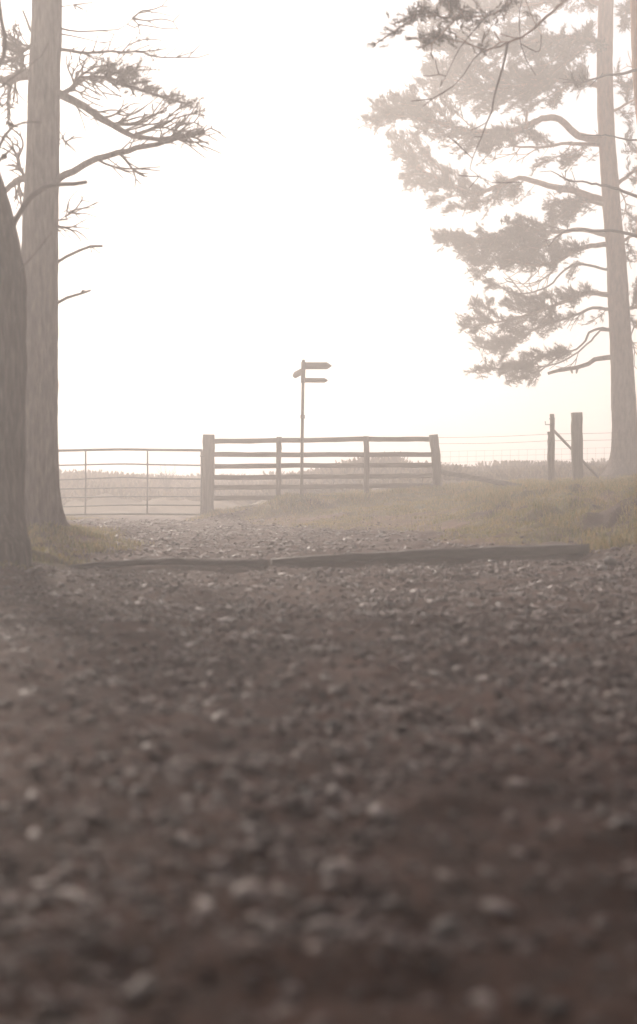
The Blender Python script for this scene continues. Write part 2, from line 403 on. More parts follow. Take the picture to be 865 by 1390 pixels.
lone_stone(817, 771, 10.9, .045, .03, 'small pale rounded stone in front of the right end of the timber')
lone_stone(829, 767, 11.2, .06, .045, 'dark lump of stone just right of the small pale stone', M['dark_stone'])
lone_stone(356, 659 + 55, 20.0, .05, .03, 'whitish stone alone on the track below the big left fence post')
lone_stone(714, 712, 16.4, .06, .03, 'flat grey stone half buried in the bank above the timber')
lone_stone(744, 712, 16.3, .08, .045, 'larger angular grey stone on the bank beside the flat one')

# ------------------------------------------------------------------ grass and heather
def blades(mb, x, y, hgt, wid, lean=.5, droop=.5, zoff=0):
    n = len(x); z = ground_z(x, y) - .01 + zoff
    a = rng.uniform(0, 6.283, n); d = np.stack([np.cos(a), np.sin(a)], -1)
    p = np.stack([-d[:, 1], d[:, 0]], -1); l = hgt * lean * rng.uniform(.3, 1.4, n)
    B = np.stack([x, y, z], -1)
    w2 = np.zeros((n, 3)); w2[:, :2] = p * wid[:, None] / 2
    m1 = B.copy(); m1[:, :2] += d * (l * .35)[:, None]; m1[:, 2] += hgt * .65
    tp = B.copy(); tp[:, :2] += d * l[:, None]; tp[:, 2] += hgt * (1 - droop * rng.uniform(0, .5, n))
    V = np.stack([B - w2, B + w2, m1 + w2 * .7, m1 - w2 * .7, tp], 1).reshape(-1, 3)
    k = (np.arange(n) * 5)[:, None]
    mb.add(V, k + np.array([[0, 1, 2, 3]])); mb.f.append((mb.n - n * 5) + k + np.array([[3, 2, 4]]))
mb = MB()
def gr_d(x, y):
    tr, red, turf, h = masks(x, y); return np.clip(turf * 1.0 - .05, 0, 1) * (1 - h)
x, y = scatter(300000, -5, 7.5, 11.2, 26.5, gr_d)
keep = (np.abs(x) < y * .26 + .3)
x, y = x[keep], y[keep]
clump = fbm(x * 3, y * 3, 2, 60)
blades(mb, x, y, .02 + .09 * clump * rng.uniform(.4, 1, len(x)), rng.uniform(.003, .007, len(x)), .9, .6)
# tussocks
def tussock(cx, cy, n, r, h):
    x = cx + rng.normal(0, r, n); y = cy + rng.normal(0, r, n)
    blades(mb, x, y, h * rng.uniform(.5, 1, n), rng.uniform(.004, .008, n), 1.1, 1.0)
for k in range(420):
    cx = rng.uniform(2.1, 5.2); cy = rng.uniform(12.0, 24)
    if cx < 2.5 and cy < 15: continue
    if cx > cy * .26 + .2: continue
    tussock(cx, cy, 80, .07, rng.uniform(.10, .20))
for (cx, cy) in [(-.25, 21.8), (-.5, 22.0), (.0, 21.9), (-.8, 22.2), (.3, 22.1), (1.3, 22.3), (.6, 22.0), (-1.4, 22.7), (1.8, 22.8), (2.0, 22.7), (-.15, 21.6), (-1.8, 22.6), (-1.95, 22.9)]:
    for q in range(3): tussock(cx + rng.normal(0, .12), cy + rng.normal(0, .1), 120, .12, .13)
for k in range(40):
    tussock(-2.55 + rng.normal(0, .28), 13.6 + rng.normal(0, .5), 90, .08, .10)
for k in range(30):
    tussock(-2.75 + rng.normal(0, .25), 11.6 + rng.normal(0, .5), 80, .08, .08)
for k in range(22): tussock(6.0 + rng.normal(0, .5), 25.4 + rng.normal(0, .25), 70, .1, .12)
for k in range(12): tussock(4.55 + rng.normal(0, .25), 22.8 + rng.normal(0, .15), 60, .08, .09)
tag(mb.build('grass', M['grass']), 'short dry tufted grass on the banks and mounds beside the track', 'grass', kind='stuff')

mb = MB()
def heath_patch(n, x0, x1, y0, y1, hh, dens=lambda x, y: 1.0 + 0 * x):
    cx, cy = scatter(n, x0, x1, y0, y1, dens)
    for a, b in zip(cx, cy):
        h = hh * rng.uniform(.5, 1.15); m = 46
        ang = rng.uniform(0, 6.283, m); r = rng.uniform(0, .16, m) ** 1.0
        bx = a + np.cos(ang) * r; by = b + np.sin(ang) * r; z0 = float(ground_z(a, b)) - .05
        tx = bx + np.cos(ang) * rng.uniform(.05, .30, m); ty = by + np.sin(ang) * rng.uniform(.05, .3, m); tz = z0 + h * rng.uniform(.35, 1, m)
        pw = rng.uniform(.008, .022, m)
        V = np.stack([np.stack([bx - pw, by, np.full(m, z0)], -1), np.stack([bx + pw, by, np.full(m, z0)], -1),
                      np.stack([tx + pw * 1.3, ty, tz - .04], -1), np.stack([tx, ty, tz], -1), np.stack([tx - pw * 1.3, ty, tz - .05], -1)], 1)
        mb.add(V.reshape(-1, 3), (np.arange(m) * 5)[:, None] + np.array([[0, 1, 2, 3, 4]]))
def in_view(x, y): return (np.abs(x) < y * .26 + .5) * 1.0
heath_patch(1500, -10, 12, 31, 46, .34, in_view)
heath_patch(500, -1.0, 9, 26.8, 31, .26, lambda x, y: in_view(x, y) * (x > -.2) * (1 - .9 * ((x > 5.4) & (x < 6.6) & (y < 27.3))))
heath_patch(160, .3, 1.9, 30.5, 33, .55)       # taller clump behind the rails
heath_patch(60, -1.6, -.4, 30, 32, .45)
tag(mb.build('heather', M['heath']), 'brown heather and rough scrub covering the rise behind the fences', 'heather', kind='stuff')

# ------------------------------------------------------------------ boxes and timbers
def timber(mb, A, B, wd, ht, seg=10, rag=.004, bev=.12, twist=0, seed=0):
    """a sawn, slightly worn bar from A to B: eight-sided section"""
    A = np.array(A, float); B = np.array(B, float); T = B - A; L_ = np.linalg.norm(T); T /= L_
    up = np.array([0, 0, 1.]) if abs(T[2]) < .8 else np.array([0, 1., 0])
    S = np.cross(T, up); S /= np.linalg.norm(S); U = np.cross(S, T)
    c = bev
    sec = np.array([(-1, -1 + c), (-1 + c, -1), (1 - c, -1), (1, -1 + c), (1, 1 - c), (1 - c, 1), (-1 + c, 1), (-1, 1 - c)]) / 2
    r = np.random.default_rng(seed); V = []
    off = np.cumsum(r.normal(0, rag * .5, (seg + 1, 2)), 0); off -= np.linspace(0, 1, seg + 1)[:, None] * off[-1]
    for k in range(seg + 1):
        t = k / seg; p = A + (B - A) * t
        s = sec * np.array([wd, ht]) + r.normal(0, rag, (8, 2)) * .5
        V.append(p + S * (s[:, 0:1] + off[k, 0]) + U * (s[:, 1:2] + off[k, 1]))
    V = np.concatenate(V); j = np.arange(8); j2 = (j + 1) % 8
    F = np.concatenate([np.stack([k * 8 + j, k * 8 + j2, k * 8 + 8 + j2, k * 8 + 8 + j], -1) for k in range(seg)])
    n0 = mb.n; mb.add(V, F); mb.f.append(np.array([[n0 + q for q in (7, 6, 5, 4, 3, 2, 1, 0)], [n0 + seg * 8 + q for q in range(8)]]))

# drainage timbers across the track
def track_timber(name, pts, w_, h_, label):
    m_ = MB(); P = catmull(np.array([W(a, b, c) for a, b, c in pts]), .12)
    n = len(P); sec = np.array([(-1, -.8), (-.8, -1), (.8, -1), (1, -.8), (1, .8), (.85, 1), (-.85, 1), (-1, .8)]) / 2
    T = np.gradient(P, axis=0); T /= np.linalg.norm(T, axis=1)[:, None]; up = np.array([0, 0, 1.]); S = np.cross(T, up); S /= np.linalg.norm(S, axis=1)[:, None]
    V = []
    for k in range(n):
        hh = h_[0] + (h_[1] - h_[0]) * k / (n - 1)
        s = sec * np.array([w_, hh]) + rng.normal(0, .004, (8, 2)); dz = (fbm(k * .15, 3.3, 2, 9) - .5) * .03
        V.append(P[k] + S[k] * s[:, :1] + up * (s[:, 1:2] - hh / 2 + dz))
    V = np.concatenate(V); j = np.arange(8); j2 = (j + 1) % 8
    F = np.concatenate([np.stack([k * 8 + j, k * 8 + j2, k * 8 + 8 + j2, k * 8 + 8 + j], -1) for k in range(n - 1)])
    m_.add(V, F); m_.f.append(np.array([[7, 6, 5, 4, 3, 2, 1, 0], [(n - 1) * 8 + q for q in range(8)]]))
    tag(m_.build(name, M['log'], origin=P[n // 2]), label, 'timber', 'drainage timbers laid across the track')
track_timber('drainage_timber', [(368, 757, 11.72), (480, 751, 11.87), (600, 746, 12.02), (700, 742, 12.17), (797, 738.5, 12.32)], .12, (.060, .095),
             'long dark timber edging across the right of the track ending square at the grass bank')
track_timber('drainage_timber', [(30, 772, 11.22), (90, 767, 11.31), (160, 761, 11.42), (215, 758, 11.5), (290, 760, 11.58), (362, 760, 11.66)], .10, (.042, .058),
             'bowed, half buried timber edging across the left of the track towards the tree')

# ------------------------------------------------------------------ wooden rail fence
FD = 23.0
fence = empty('wooden_fence', W(430, 680, FD))
tag(fence, 'six rail weathered timber fence with four posts standing between the metal gate and the wire', 'fence')
fo = Vector(fence.location)
def fpart(mb, name, m, parent=fence, smooth=False, label=None):
    o = mb.build(name, m, smooth=smooth)
    o.parent = parent; o.matrix_parent_inverse = __import__('mathutils').Matrix.Translation(-Vector(parent.location))
    if label: o['label'] = label
    return o
def vpost(pxt, pyt, pxb, Y, wpx, depth, sink=.3, chamfer=.15, seed=0, topcut=0):
    b_ = MB(); t = W(pxt, pyt, Y); bx = W(pxb, 660, Y)[0]; gz = float(ground_z(bx, Y)) - sink
    d = (bx - t[0]) / max(.1, (t[2] - gz)); 
    timber(b_, (bx + d * 0, Y, gz), t, wpx / FPX * Y, depth, 14, .007, chamfer, seed=seed)
    return b_
p = vpost(283.5, 590, 283, FD, 15.5, .20, seed=1, chamfer=.35); fpart(p, 'post', M['wood_post'], label='thick square left end post')
p = vpost(379, 593, 378.5, FD - .09, 6.5, .06, seed=2); fpart(p, 'post', M['wood_post'])
p = vpost(497, 592, 497.5, FD - .09, 7.0, .06, seed=3); fpart(p, 'post', M['wood_post'])
p = vpost(588.5, 590, 596.5, FD, 11.5, .16, seed=4); fpart(p, 'post', M['wood_post'], label='right end post leaning to the left at its top')
rl = [(599.5, 596.2), (617.2, 617.0), (632.8, 631.0), (647.6, 645.4), (661.5, 659.2), (676, 674)]
for k, (a, b) in enumerate(rl):
    m_ = MB(); timber(m_, W(277 if k else 280, a, FD), W(592 if k < 5 else 590, b, FD), .035, 6.3 / FPX * FD, 16, .006, .1, seed=20 + k); fpart(m_, 'rail', M['wood'])

# ------------------------------------------------------------------ metal field gate
gate = empty('field_gate', W(176, 700, FD)); tag(gate, 'seven bar tubular metal field gate, slightly buckled, hung across the track', 'gate')
gx0 = -14
bars = [(611.6, 610.0, 611.3, 610.6, .022), (631.7, 629.8, 631.7, 630.6, .013), (651.5, 648.0, 650.5, 649.2, .013), (663.8, 662.2, 662.4, 662, .012), (675.6, 674, 674, 674, .012), (688, 685.6, 686, 685.5, .012), (698.6, 697.6, 698.4, 697.5, .019)]
for k, (a, b, c, d, r) in enumerate(bars):
    m_ = MB(); P = catmull(np.array([W(gx0, a + 1, FD), W(77, a, FD), W(163, b, FD), W(205, d, FD), W(273.5, c, FD)]), .15)
    tube(m_, P, np.full(len(P), r), 8); fpart(m_, 'bar', M['galv'], gate, True)
for (xx, nm) in ((gx0, 'end_tube'), (116.5, 'upright'), (200.5, 'upright'), (273.8, 'end_tube'), (35, 'upright')):
    m_ = MB(); P = np.array([W(xx, 610, FD), W(xx + .2, 654, FD), W(xx - .4, 698, FD)]); P[:, 1] -= .014
    tube(m_, P, np.full(3, .018 if nm == 'end_tube' else .014), 8); fpart(m_, nm, M['galv'], gate, True)
m_ = MB(); tube(m_, [W(272, 619, FD - .02), W(277.5, 619, FD - .13)], [.012, .012], 6); fpart(m_, 'latch', M['galv'], gate)
gp = empty('gate_post', W(gx0 - 8, 700, FD)); tag(gp, 'timber post carrying the far left end of the metal gate behind the tree trunks', 'post')
fpart(vpost(gx0 - 8, 590, gx0 - 8, FD, 14, .2, seed=9, chamfer=.3), 'post', M['wood_post'], gp)
m_ = MB(); tube(m_, [W(gx0 - 3, 616, FD), W(gx0 + 2, 616, FD)], [.015, .015], 6); fpart(m_, 'hinge', M['galv'], gp)

# ------------------------------------------------------------------ finger post
SD = 21.9
sp = empty('signpost', W(410.5, 668, SD)); tag(sp, 'slim three armed finger post standing on the grassy mound before the rails', 'signpost')
m_ = MB(); b0 = W(409.6, 668, SD); b0[2] = float(ground_z(b0[0], b0[1])) - .2
tube(m_, np.array([b0, W(410.2, 600, SD), W(411.5, 520, SD), W(412.1, 489, SD)]), [.027, .026, .025, .024], 10); fpart(m_, 'pole', M['signpaint'], sp, True)
m_ = MB(); tube(m_, [W(411.0, 563.4, SD), W(411.0, 568, SD)], [.038, .038], 10); fpart(m_, 'collar', M['galv'], sp)
m_ = MB(); tube(m_, [W(412, 491.5, SD), W(411.6, 519.6, SD)], [.037, .036], 12); fpart(m_, 'sleeve', M['signpaint'], sp)
m_ = MB(); tube(m_, [W(412.1, 488.2, SD), W(412.1, 491.6, SD)], [.024, .030], 10); fpart(m_, 'cap', M['galv'], sp)
def arm(root, d, up, L_, h, th, tip, label):
    d = np.array(d, float); d /= np.linalg.norm(d); up = np.array(up, float); up -= d * (up @ d); up /= np.linalg.norm(up); s = np.cross(d, up)
    out = [(0, -h / 2), (L_ - tip, -h / 2), (L_ - tip * .15, -.012), (L_, 0), (L_ - tip * .15, .012), (L_ - tip, h / 2), (0, h / 2)]
    V = np.array([root + d * a + up * b + s * q * th / 2 for q in (-1, 1) for a, b in out]); n = len(out)
    b_ = MB(); b_.add(V, np.array([[k, (k + 1) % n, n + (k + 1) % n, n + k] for k in range(n)])); b_.f.append(np.array([[n - 1 - q for q in range(n)], [n + q for q in range(n)]]))
    fpart(b_, 'arm', M['signpaint'], sp, label=label)
arm(W(412.5, 496.6, SD), (1, -.15, -.012), (0, 0, 1), 38.5 / FPX * SD, 9.6 / FPX * SD, .022, .08, 'broad upper arm pointing right')
arm(W(412.0, 516.0, SD), (1, .10, -.008), (0, 0, 1), 33.3 / FPX * SD, 6.4 / FPX * SD, .022, .055, 'narrow lower arm pointing right')
arm(W(411.5, 503.5, SD), (-.16, .26, -.060), (0, 0, 1), .33, .105, .022, .06, 'foreshortened arm pointing away to the left')

# ------------------------------------------------------------------ posts, brace, wire on the right
tp = empty('timber_post', W(786, 661, 22.8)); tag(tp, 'thick stubby timber post, right of the slim paired post and left of the pine', 'post')
fpart(vpost(783, 560, 786, 22.8, 13.5, .17, seed=31, chamfer=.1), 'post', M['wood_post'], tp)
bp_ = empty('hook_post', W(748, 655, FD + .1)); tag(bp_, 'slim paired timber post with an iron hook and a diagonal brace', 'post')
fpart(vpost(749.5, 562, 750, FD + .1, 5.5, .08, seed=32), 'post', M['wood_post'], bp_)
fpart(vpost(745.2, 586, 745.6, FD + .14, 3.4, .08, seed=33), 'short_board', M['wood_post'], bp_)
m_ = MB(); timber(m_, W(750.5, 583, FD + .25), W(812, 648, FD + .6), .04, .038, 8, .004, .3, seed=34); fpart(m_, 'brace', M['wood'], bp_)
m_ = MB(); tube(m_, [W(748, 576.4, FD + .05), W(740.5, 576.4, FD + .05), W(740.2, 572, FD + .05)], [.009, .009, .008], 6); fpart(m_, 'hook', M['galv'], bp_)
m_ = MB(); timber(m_, W(749.5, 567.5, FD + .1), W(749.5, 569.5, FD + .1), .085, .085, 1, .001, .3); fpart(m_, 'band', M['galv'], bp_)
m_ = MB()
A = W(598, 641, FD); B = W(708, 662, FD - .8); B[2] = float(ground_z(B[0], B[1])) + .02
timber(m_, A, B, .05, .085, 14, .008, .3, seed=35); tag(m_.build('fallen_rail', M['wood'], origin=(A + B) / 2), 'long grey rail slanting down from the right end post to the grass', 'rail')

wf = empty('wire_fence', W(700, 650, FD + .15)); tag(wf, 'thin wire and netting fence running right from the rails, past the posts and the pine', 'fence')
xe = 1120
def strand(y0, y1, r, name, dy=0):
    m_ = MB(); P = [];
    for k in range(25):
        t = k / 24; xx = 594 + (xe - 594) * t; sag = 1.2 * math.sin(math.pi * ((xx - 594) % 155) / 155)
        P.append(W(xx, y0 + (y1 - y0) * t + sag, FD + .15))
    tube(m_, P, np.full(25, r), 4); fpart(m_, name, M['wire'], wf)
M['wire'] = mat('rusty_wire', [(.10, .085, .075), (.2, .18, .165)], (20, 20, 20), .6, 0)
strand(594, 577, .0032, 'strand'); strand(602.4, 588, .0032, 'strand')
m_ = MB()
for q in range(6):
    y0 = 613 + q * 7.5; P = [W(594 + (xe - 594) * k / 20, y0 - 12 * k / 20, FD + .15) for k in range(21)]; tube(m_, P, np.full(21, .0017), 3)
for q in range(46):
    xx = 600 + q * 11.6; t = (xx - 594) / (xe - 594); a = W(xx, 613 - 12 * t, FD + .15); b = W(xx, 652 - 12 * t, FD + .15)
    tube(m_, [a, b], [.0016, .0016], 3)
fpart(m_, 'netting', M['wire'], wf)
for xx in (935, 1105):
    fpart(vpost(xx, 575, xx, FD + .2, 7, .09, seed=40 + xx), 'post', M['wood_post'], wf)

# ------------------------------------------------------------------ trees
def bark_disp(amp, seed, fa=5.0, fz=2.2):
    def f(P, ang, R):
        n = len(P); D = np.zeros((n, len(ang)))
        s = np.concatenate([[0], np.cumsum(np.linalg.norm(np.diff(P, axis=0), axis=1))])
        for a, t in enumerate(ang):
            cx, cy = math.cos(t) * fa, math.sin(t) * fa
            D[:, a] = (vnoise(cx * 1.7 + s * 1.5, cy * 1.7 + s * fz, seed) - .5) + .6 * (vnoise(cx * 3.5, cy * 3.5 + s * fz * 4, seed + 3) - .5)
        return D * amp
    return f

def flare(P, R, gz, h=.5, amt=.45):
    return R * (1 + amt * np.exp(-np.clip(P[:, 2] - gz, 0, 99) / h * 2.2))

TREES = {}
def tree(name, label, trunk_pts, Y, barkm, gz_px, lean=0, seed=0, sides=36, bark_amp=.03, group=None, flare_amt=.45, flare_h=.45, top_z=15, name_obj=None):
    """trunk_pts: (px, py, width_px[, dY]) from the ground up"""
    root = empty(name, W(*gz_px)); tag(root, label, 'tree', group)
    C = []
    for q in trunk_pts:
        dy = q[3] if len(q) > 3 else 0
        C.append([*W(q[0], q[1], Y + dy), q[2] / FPX * (Y + dy) / 2])
    C = np.array(C); S = catmull(C, .08)
    P, R = S[:, :3], np.maximum(S[:, 3], .01)
    gz = float(ground_z(P[0, 0], P[0, 1]))
    P = P.copy(); 
    low = P[0].copy(); low[2] = gz - .35
    if P[0, 2] > low[2]:
        k = int((P[0, 2] - low[2]) / .08) + 1
        ext = np.linspace(low, P[0], k, endpoint=False); P = np.vstack([ext, P]); R = np.concatenate([np.full(k, R[0]), R])
    R = flare(P, R, gz, flare_h, flare_amt)
    b_ = MB()
    base = bark_disp(bark_amp, seed)
    def disp(P_, ang, R_):
        D = base(P_, ang, R_) * np.clip(R_ / .2, .3, 1.3)[:, None]
        e = np.exp(-np.clip(P_[:, 2] - gz, 0, 99) / .28)[:, None]
        lob = np.array([vnoise(math.cos(t) * 1.6 + 5, math.sin(t) * 1.6 + 5, seed + 11) for t in ang])[None]
        return D + e * (lob - .35) * R_[:, None] * .9
    tube(b_, P, R, sides, disp)
    fpart(b_, 'trunk', barkm, root, True)
    return dict(root=root, P=P, R=R, Y=Y, bark=barkm)

def grow(nodes0, par0, tips, trunk_xy, step=.14, jit=.03):
    """connect every tip to the nearest grown node; returns node positions, parents"""
    cap = len(nodes0) + len(tips) * 14
    N = np.zeros((cap, 3)); N[:len(nodes0)] = nodes0; n = len(nodes0); par = list(par0); tipidx = []
    d0 = np.array([np.min(np.linalg.norm(nodes0 - t, axis=1)) for t in tips]) if len(tips) else np.array([])
    for q in np.argsort(d0):
        t = tips[q]; V = N[:n] - t; d = np.linalg.norm(V, axis=1)
        rt = np.linalg.norm(t[:2] - trunk_xy); rn = np.linalg.norm(N[:n, :2] - trunk_xy, axis=1)
        c = d + 2.0 * np.clip(rn - rt + .62 * d, 0, 9)
        k = int(np.argmin(c)); L_ = d[k]; m = max(1, min(12, int(L_ / step))); a = N[k].copy(); pv = k
        side = rng.normal(0, 1, 3); side -= side @ (t - a) / (L_ * L_ + 1e-6) * (t - a); bow = side * .06 * L_ + np.array([0, 0, -.10 * L_])
        for s in range(1, m + 1):
            u = s / m; pnt = a + (t - a) * u + bow * 4 * u * (1 - u) * .5 + (rng.normal(0, jit * min(L_, 1.), 3) * .5 if s < m else 0)
            if n >= cap: break
            N[n] = pnt; par.append(pv); pv = n; n += 1
        tipidx.append(n - 1)
    N = N[:n]; par = np.array(par); n0 = len(nodes0); ids = np.arange(n0, n)
    for it in range(3):                      # ease the kinks out of the twigs
        acc = np.zeros((n, 3)); k = np.zeros(n); np.add.at(acc, par[ids], N[ids]); np.add.at(k, par[ids], 1)
        has = ids[k[ids] > 0]; avg = (N[par[has]] + acc[has] / k[has][:, None]) / 2
        M_ = N.copy(); M_[has] = N[has] * .4 + avg * .6; N = M_
    return N, par, tipidx

def needle_mesh(mb, C, D, per=10, L_=.075, wd=.008, spread=.9):
    """tufts of needles: C centres, D directions"""
    n = len(C)
    if n == 0: return
    C = np.repeat(C, per, 0); D = np.repeat(D, per, 0); m = len(C)
    V = D + rng.normal(0, spread * .55, (m, 3)); V /= np.linalg.norm(V, axis=1)[:, None]
    S = np.cross(V, rng.normal(0, 1, (m, 3))); S /= np.linalg.norm(S, axis=1)[:, None] + 1e-9
    C = C + D * rng.uniform(-.05, .03, (m, 1)) + rng.normal(0, .006, (m, 3))
    l = L_ * rng.uniform(.7, 1.2, (m, 1)); ww = wd * .5
    P0 = C - S * ww; P1 = C + S * ww; P2 = C + V * l * .7 + S * ww * .8; P3 = C + V * l
    T = np.stack([P0, P1, P2, P3], 1).reshape(-1, 3)
    mb.add(T, (np.arange(m) * 4)[:, None] + np.array([[0, 1, 2, 3]]))

def limb(T, pts, r0, r1, pads=(), dy=0, free=False, tips_per_m2=60, nl=.085, nw=.0075, per=14, bare=(), label=None, tuft_gap=.08, tufts=5, bare_k=.6, tr_=.0036, world=False, stub=()):
    """pts: photo-pixel points (px, py[, dY]) from the trunk outwards; pads: (px, py, rx, ry[, extra dY[, density]])"""
    Y = T['Y']; n = len(pts)
    if world: CP = np.array(pts, float)
    else:
        CP = np.array([W(q[0], q[1], Y + (q[2] if len(q) > 2 else dy * k / (n - 1))) for k, q in enumerate(pts)])
    S = catmull(CP, .10); m = len(S)
    # start inside the trunk
    j = int(np.argmin(np.abs(T['P'][:, 2] - S[0, 2])));
    if not free and np.linalg.norm(T['P'][j, :2] - S[0, :2]) > .03: S = np.vstack([T['P'][j] * .8 + S[0] * .2, S]); m += 1
    S[1:-1] += rng.normal(0, .006, (m - 2, 3))
    R = r0 + (r1 - r0) * np.linspace(0, 1, m) ** .8
    b_ = MB(); tube(b_, S, R, 8, None)
    for (k, dv, L_) in stub:
        a = S[int(k * (m - 1))]; dv = np.array(dv, float); dv /= np.linalg.norm(dv); tube(b_, [a, a + dv * L_ * .6, a + dv * L_], [.03, .022, .015], 6)
    tips = []; flag = []
    for isbare, plist in ((0, pads), (1, bare)):
        for q in plist:
            if world: c = np.array(q[:3]); rx, rz, ry = q[3], q[4], q[5]; dens = q[6] if len(q) > 6 else 1
            else:
                px, py, rxp, ryp = q[:4]; ex = q[4] if len(q) > 4 else 0; dens = q[5] if len(q) > 5 else 1
                pr = np.array([[(s[0]) / s[1] * FPX + 432.5, 650 - (s[2] - H) / s[1] * FPX] for s in S])
                kk = int(np.argmin(np.hypot(pr[:, 0] - px, pr[:, 1] - py))); Yc = S[kk, 1] + ex
                c = W(px, py, Yc); rx = rxp / FPX * Yc; rz = ryp / FPX * Yc; ry = max(.25, .75 * rx)
            cnt = max(3, int(math.pi * rx * rz * tips_per_m2 * dens * (bare_k if isbare else 1)))
            u = rng.normal(0, 1, (cnt, 3)); u /= np.linalg.norm(u, axis=1)[:, None]; u *= rng.uniform(0, 1, (cnt, 1)) ** .45
            nz = np.array([fbm(c[0] * 3 + a[0] * 2.2, c[2] * 3 + a[1] * 2.2 + a[2], 2, 91) for a in u]); u = u * (.50 + 1.0 * nz)[:, None]
            u = u * np.array([rx, ry, rz])
            if not isbare:       # needles gather in tufts with gaps between them
                nc = max(3, cnt // 5); ctr = u[:nc].copy(); who = rng.integers(0, nc, cnt)
                u = ctr[who] + rng.normal(0, 1, (cnt, 3)) * np.array([.055, .055, .075]) * (1.0 if T['Y'] > 18 else .6)
            tips += list(c + u); flag += [isbare] * cnt
    if not tips: return fpart(b_, 'limb', T['bark'] if r0 > .035 else M['twig'], T['root'], True, label)
    tips = np.array(tips); flag = np.array(flag)
    k0 = max(0, int(m * .12)); par0 = [-1] + list(range(m - 1))
    # order inside grow is by distance: keep the flags by matching afterwards
    N, par, tipidx = grow(S, par0, tips, T['P'][0, :2] if not world else T['P'][j, :2])
    cnt = np.zeros(len(N))
    for t in tipidx: cnt[t] += 1
    for q in range(len(N) - 1, m - 1, -1): cnt[par[q]] += cnt[q]
    ids = np.arange(m, len(N)); rad = tr_ + .0022 * np.maximum(cnt, 1) ** .5
    ra = rad[par[ids]]; ra = np.minimum(ra, rad[ids] * 1.6)
    sticks(b_, N[par[ids]], N[ids], ra, rad[ids], 4)
    lo = fpart(b_, 'limb', T['bark'] if r0 > .035 else M['twig'], T['root'], True, label)
    # needles on the tips and the last stretch before them
    d0 = np.array([np.min(np.linalg.norm(S - t, axis=1)) for t in tips]); order = np.argsort(d0)
    Cs, Ds = [], []
    for q, t in zip(order, tipidx):
        if flag[q]: continue
        a = t; acc = 0
        p0 = N[a]; pp = N[par[a]]; d = p0 - pp; d /= np.linalg.norm(d) + 1e-9; d = d + np.array([0, 0, .55]); d /= np.linalg.norm(d)
        for s in range(tufts):
            f = s * tuft_gap; 
            side = rng.normal(0, .04, 3) if s else np.zeros(3)
            Cs.append(p0 - (p0 - pp) / (np.linalg.norm(p0 - pp) + 1e-9) * min(f, np.linalg.norm(p0 - pp)) * 1.0 + side); Ds.append(d + rng.normal(0, .4, 3))
    if Cs:
        Ds = np.array(Ds); Ds /= np.linalg.norm(Ds, axis=1)[:, None]
        nm = MB(); needle_mesh(nm, np.array(Cs), Ds, per, nl, nw, .7)
        no = fpart(nm, 'needles', M['needles'], lo); no.matrix_parent_inverse = lo.matrix_parent_inverse.__class__.Identity(4)
    return lo

def high_crown(T, z0, z1, n, L0, L1, dens=22, seed=0, az=None):
    """limbs and foliage above the picture's top edge"""
    for k in range(n):
        z = z0 + (z1 - z0) * (k + .5) / n; t = (z - z0) / (z1 - z0); L_ = L0 + (L1 - L0) * t
        a = k * 2.4 + seed if az is None else az[k % len(az)] + rng.normal(0, .2)
        j = int(np.argmin(np.abs(T['P'][:, 2] - z))); p = T['P'][j]
        d = np.array([math.cos(a), math.sin(a), .0]); L_ *= rng.uniform(.85, 1.1)
        pts = [p, p + d * L_ * .3 + [0, 0, .12 * L_], p + d * L_ * .65 + [0, 0, .2 * L_], p + d * L_ + [0, 0, .24 * L_]]
        pads = []
        for u in (.45, .72, 1.0):
            c = p + d * L_ * u + np.array([0, 0, .22 * L_ * u + .15]); pads.append((c[0], c[1], c[2], L_ * .27, .42, L_ * .27))
        limb(T, pts, .03 + .012 * L_, .012, pads, world=True, tips_per_m2=dens, nl=.13, nw=.022, per=9, tufts=4, tuft_gap=.09)

# pine C, the big one on the right beyond the fence line
TC = tree('pine_tree', 'tall Scots pine with layered foliage growing on the bank right of the two posts', [
    (851, 655, 46), (849, 600, 36), (846.5, 540, 33), (845, 500, 30.5), (842, 450, 29), (839, 400, 28), (836, 340, 25.5), (832, 300, 24.5), (827, 230, 23), (823.5, 180, 22), (821, 100, 21.5), (822, 30, 20.5), (824, -60, 18), (822, -200, 13), (824, -330, 6)],
    26, M['bark_pine'], (851, 652, 26), seed=3, bark_amp=.022, flare_amt=.42)
D = 180
limb(TC, [(815, 190), (785, 184), (759, 162), (735, 162), (700, 176), (640, 178), (575, 162), (515, 150)], .085, .02,
     [(555, 145, 52, 22), (515, 150, 28, 20, -.2), (545, 128, 30, 10), (630, 178, 48, 20), (690, 182, 48, 17), (595, 155, 40, 18), (668, 200, 40, 14), (500, 165, 14, 9)], dy=-1.6, tips_per_m2=D, stub=((.42, (.1, 0, 1), .3),))
limb(TC, [(812, 196), (770, 195), (730, 200), (690, 197)], .045, .02, [(775, 222, 32, 14, 0, .55), (740, 225, 22, 10, 0, .4), (735, 192, 30, 8, 0, .5)], dy=.5, tips_per_m2=D, bare=[(700, 215, 35, 10)])
limb(TC, [(818, 272), (775, 258), (737, 250), (705, 242), (670, 255), (640, 262), (600, 245), (545, 218)], .08, .018,
     [(548, 200, 26, 20), (535, 185, 14, 12), (570, 225, 34, 20), (605, 248, 42, 18), (650, 258, 36, 15), (560, 245, 26, 10), (640, 282, 45, 10), (585, 275, 16, 8), (690, 262, 30, 10)], dy=1.2, tips_per_m2=D)
limb(TC, [(819, 278), (790, 272), (765, 272), (745, 278)], .04, .015, [(768, 280, 36, 20), (750, 292, 26, 12), (790, 262, 20, 10, 0, .6)], dy=.5, tips_per_m2=D)
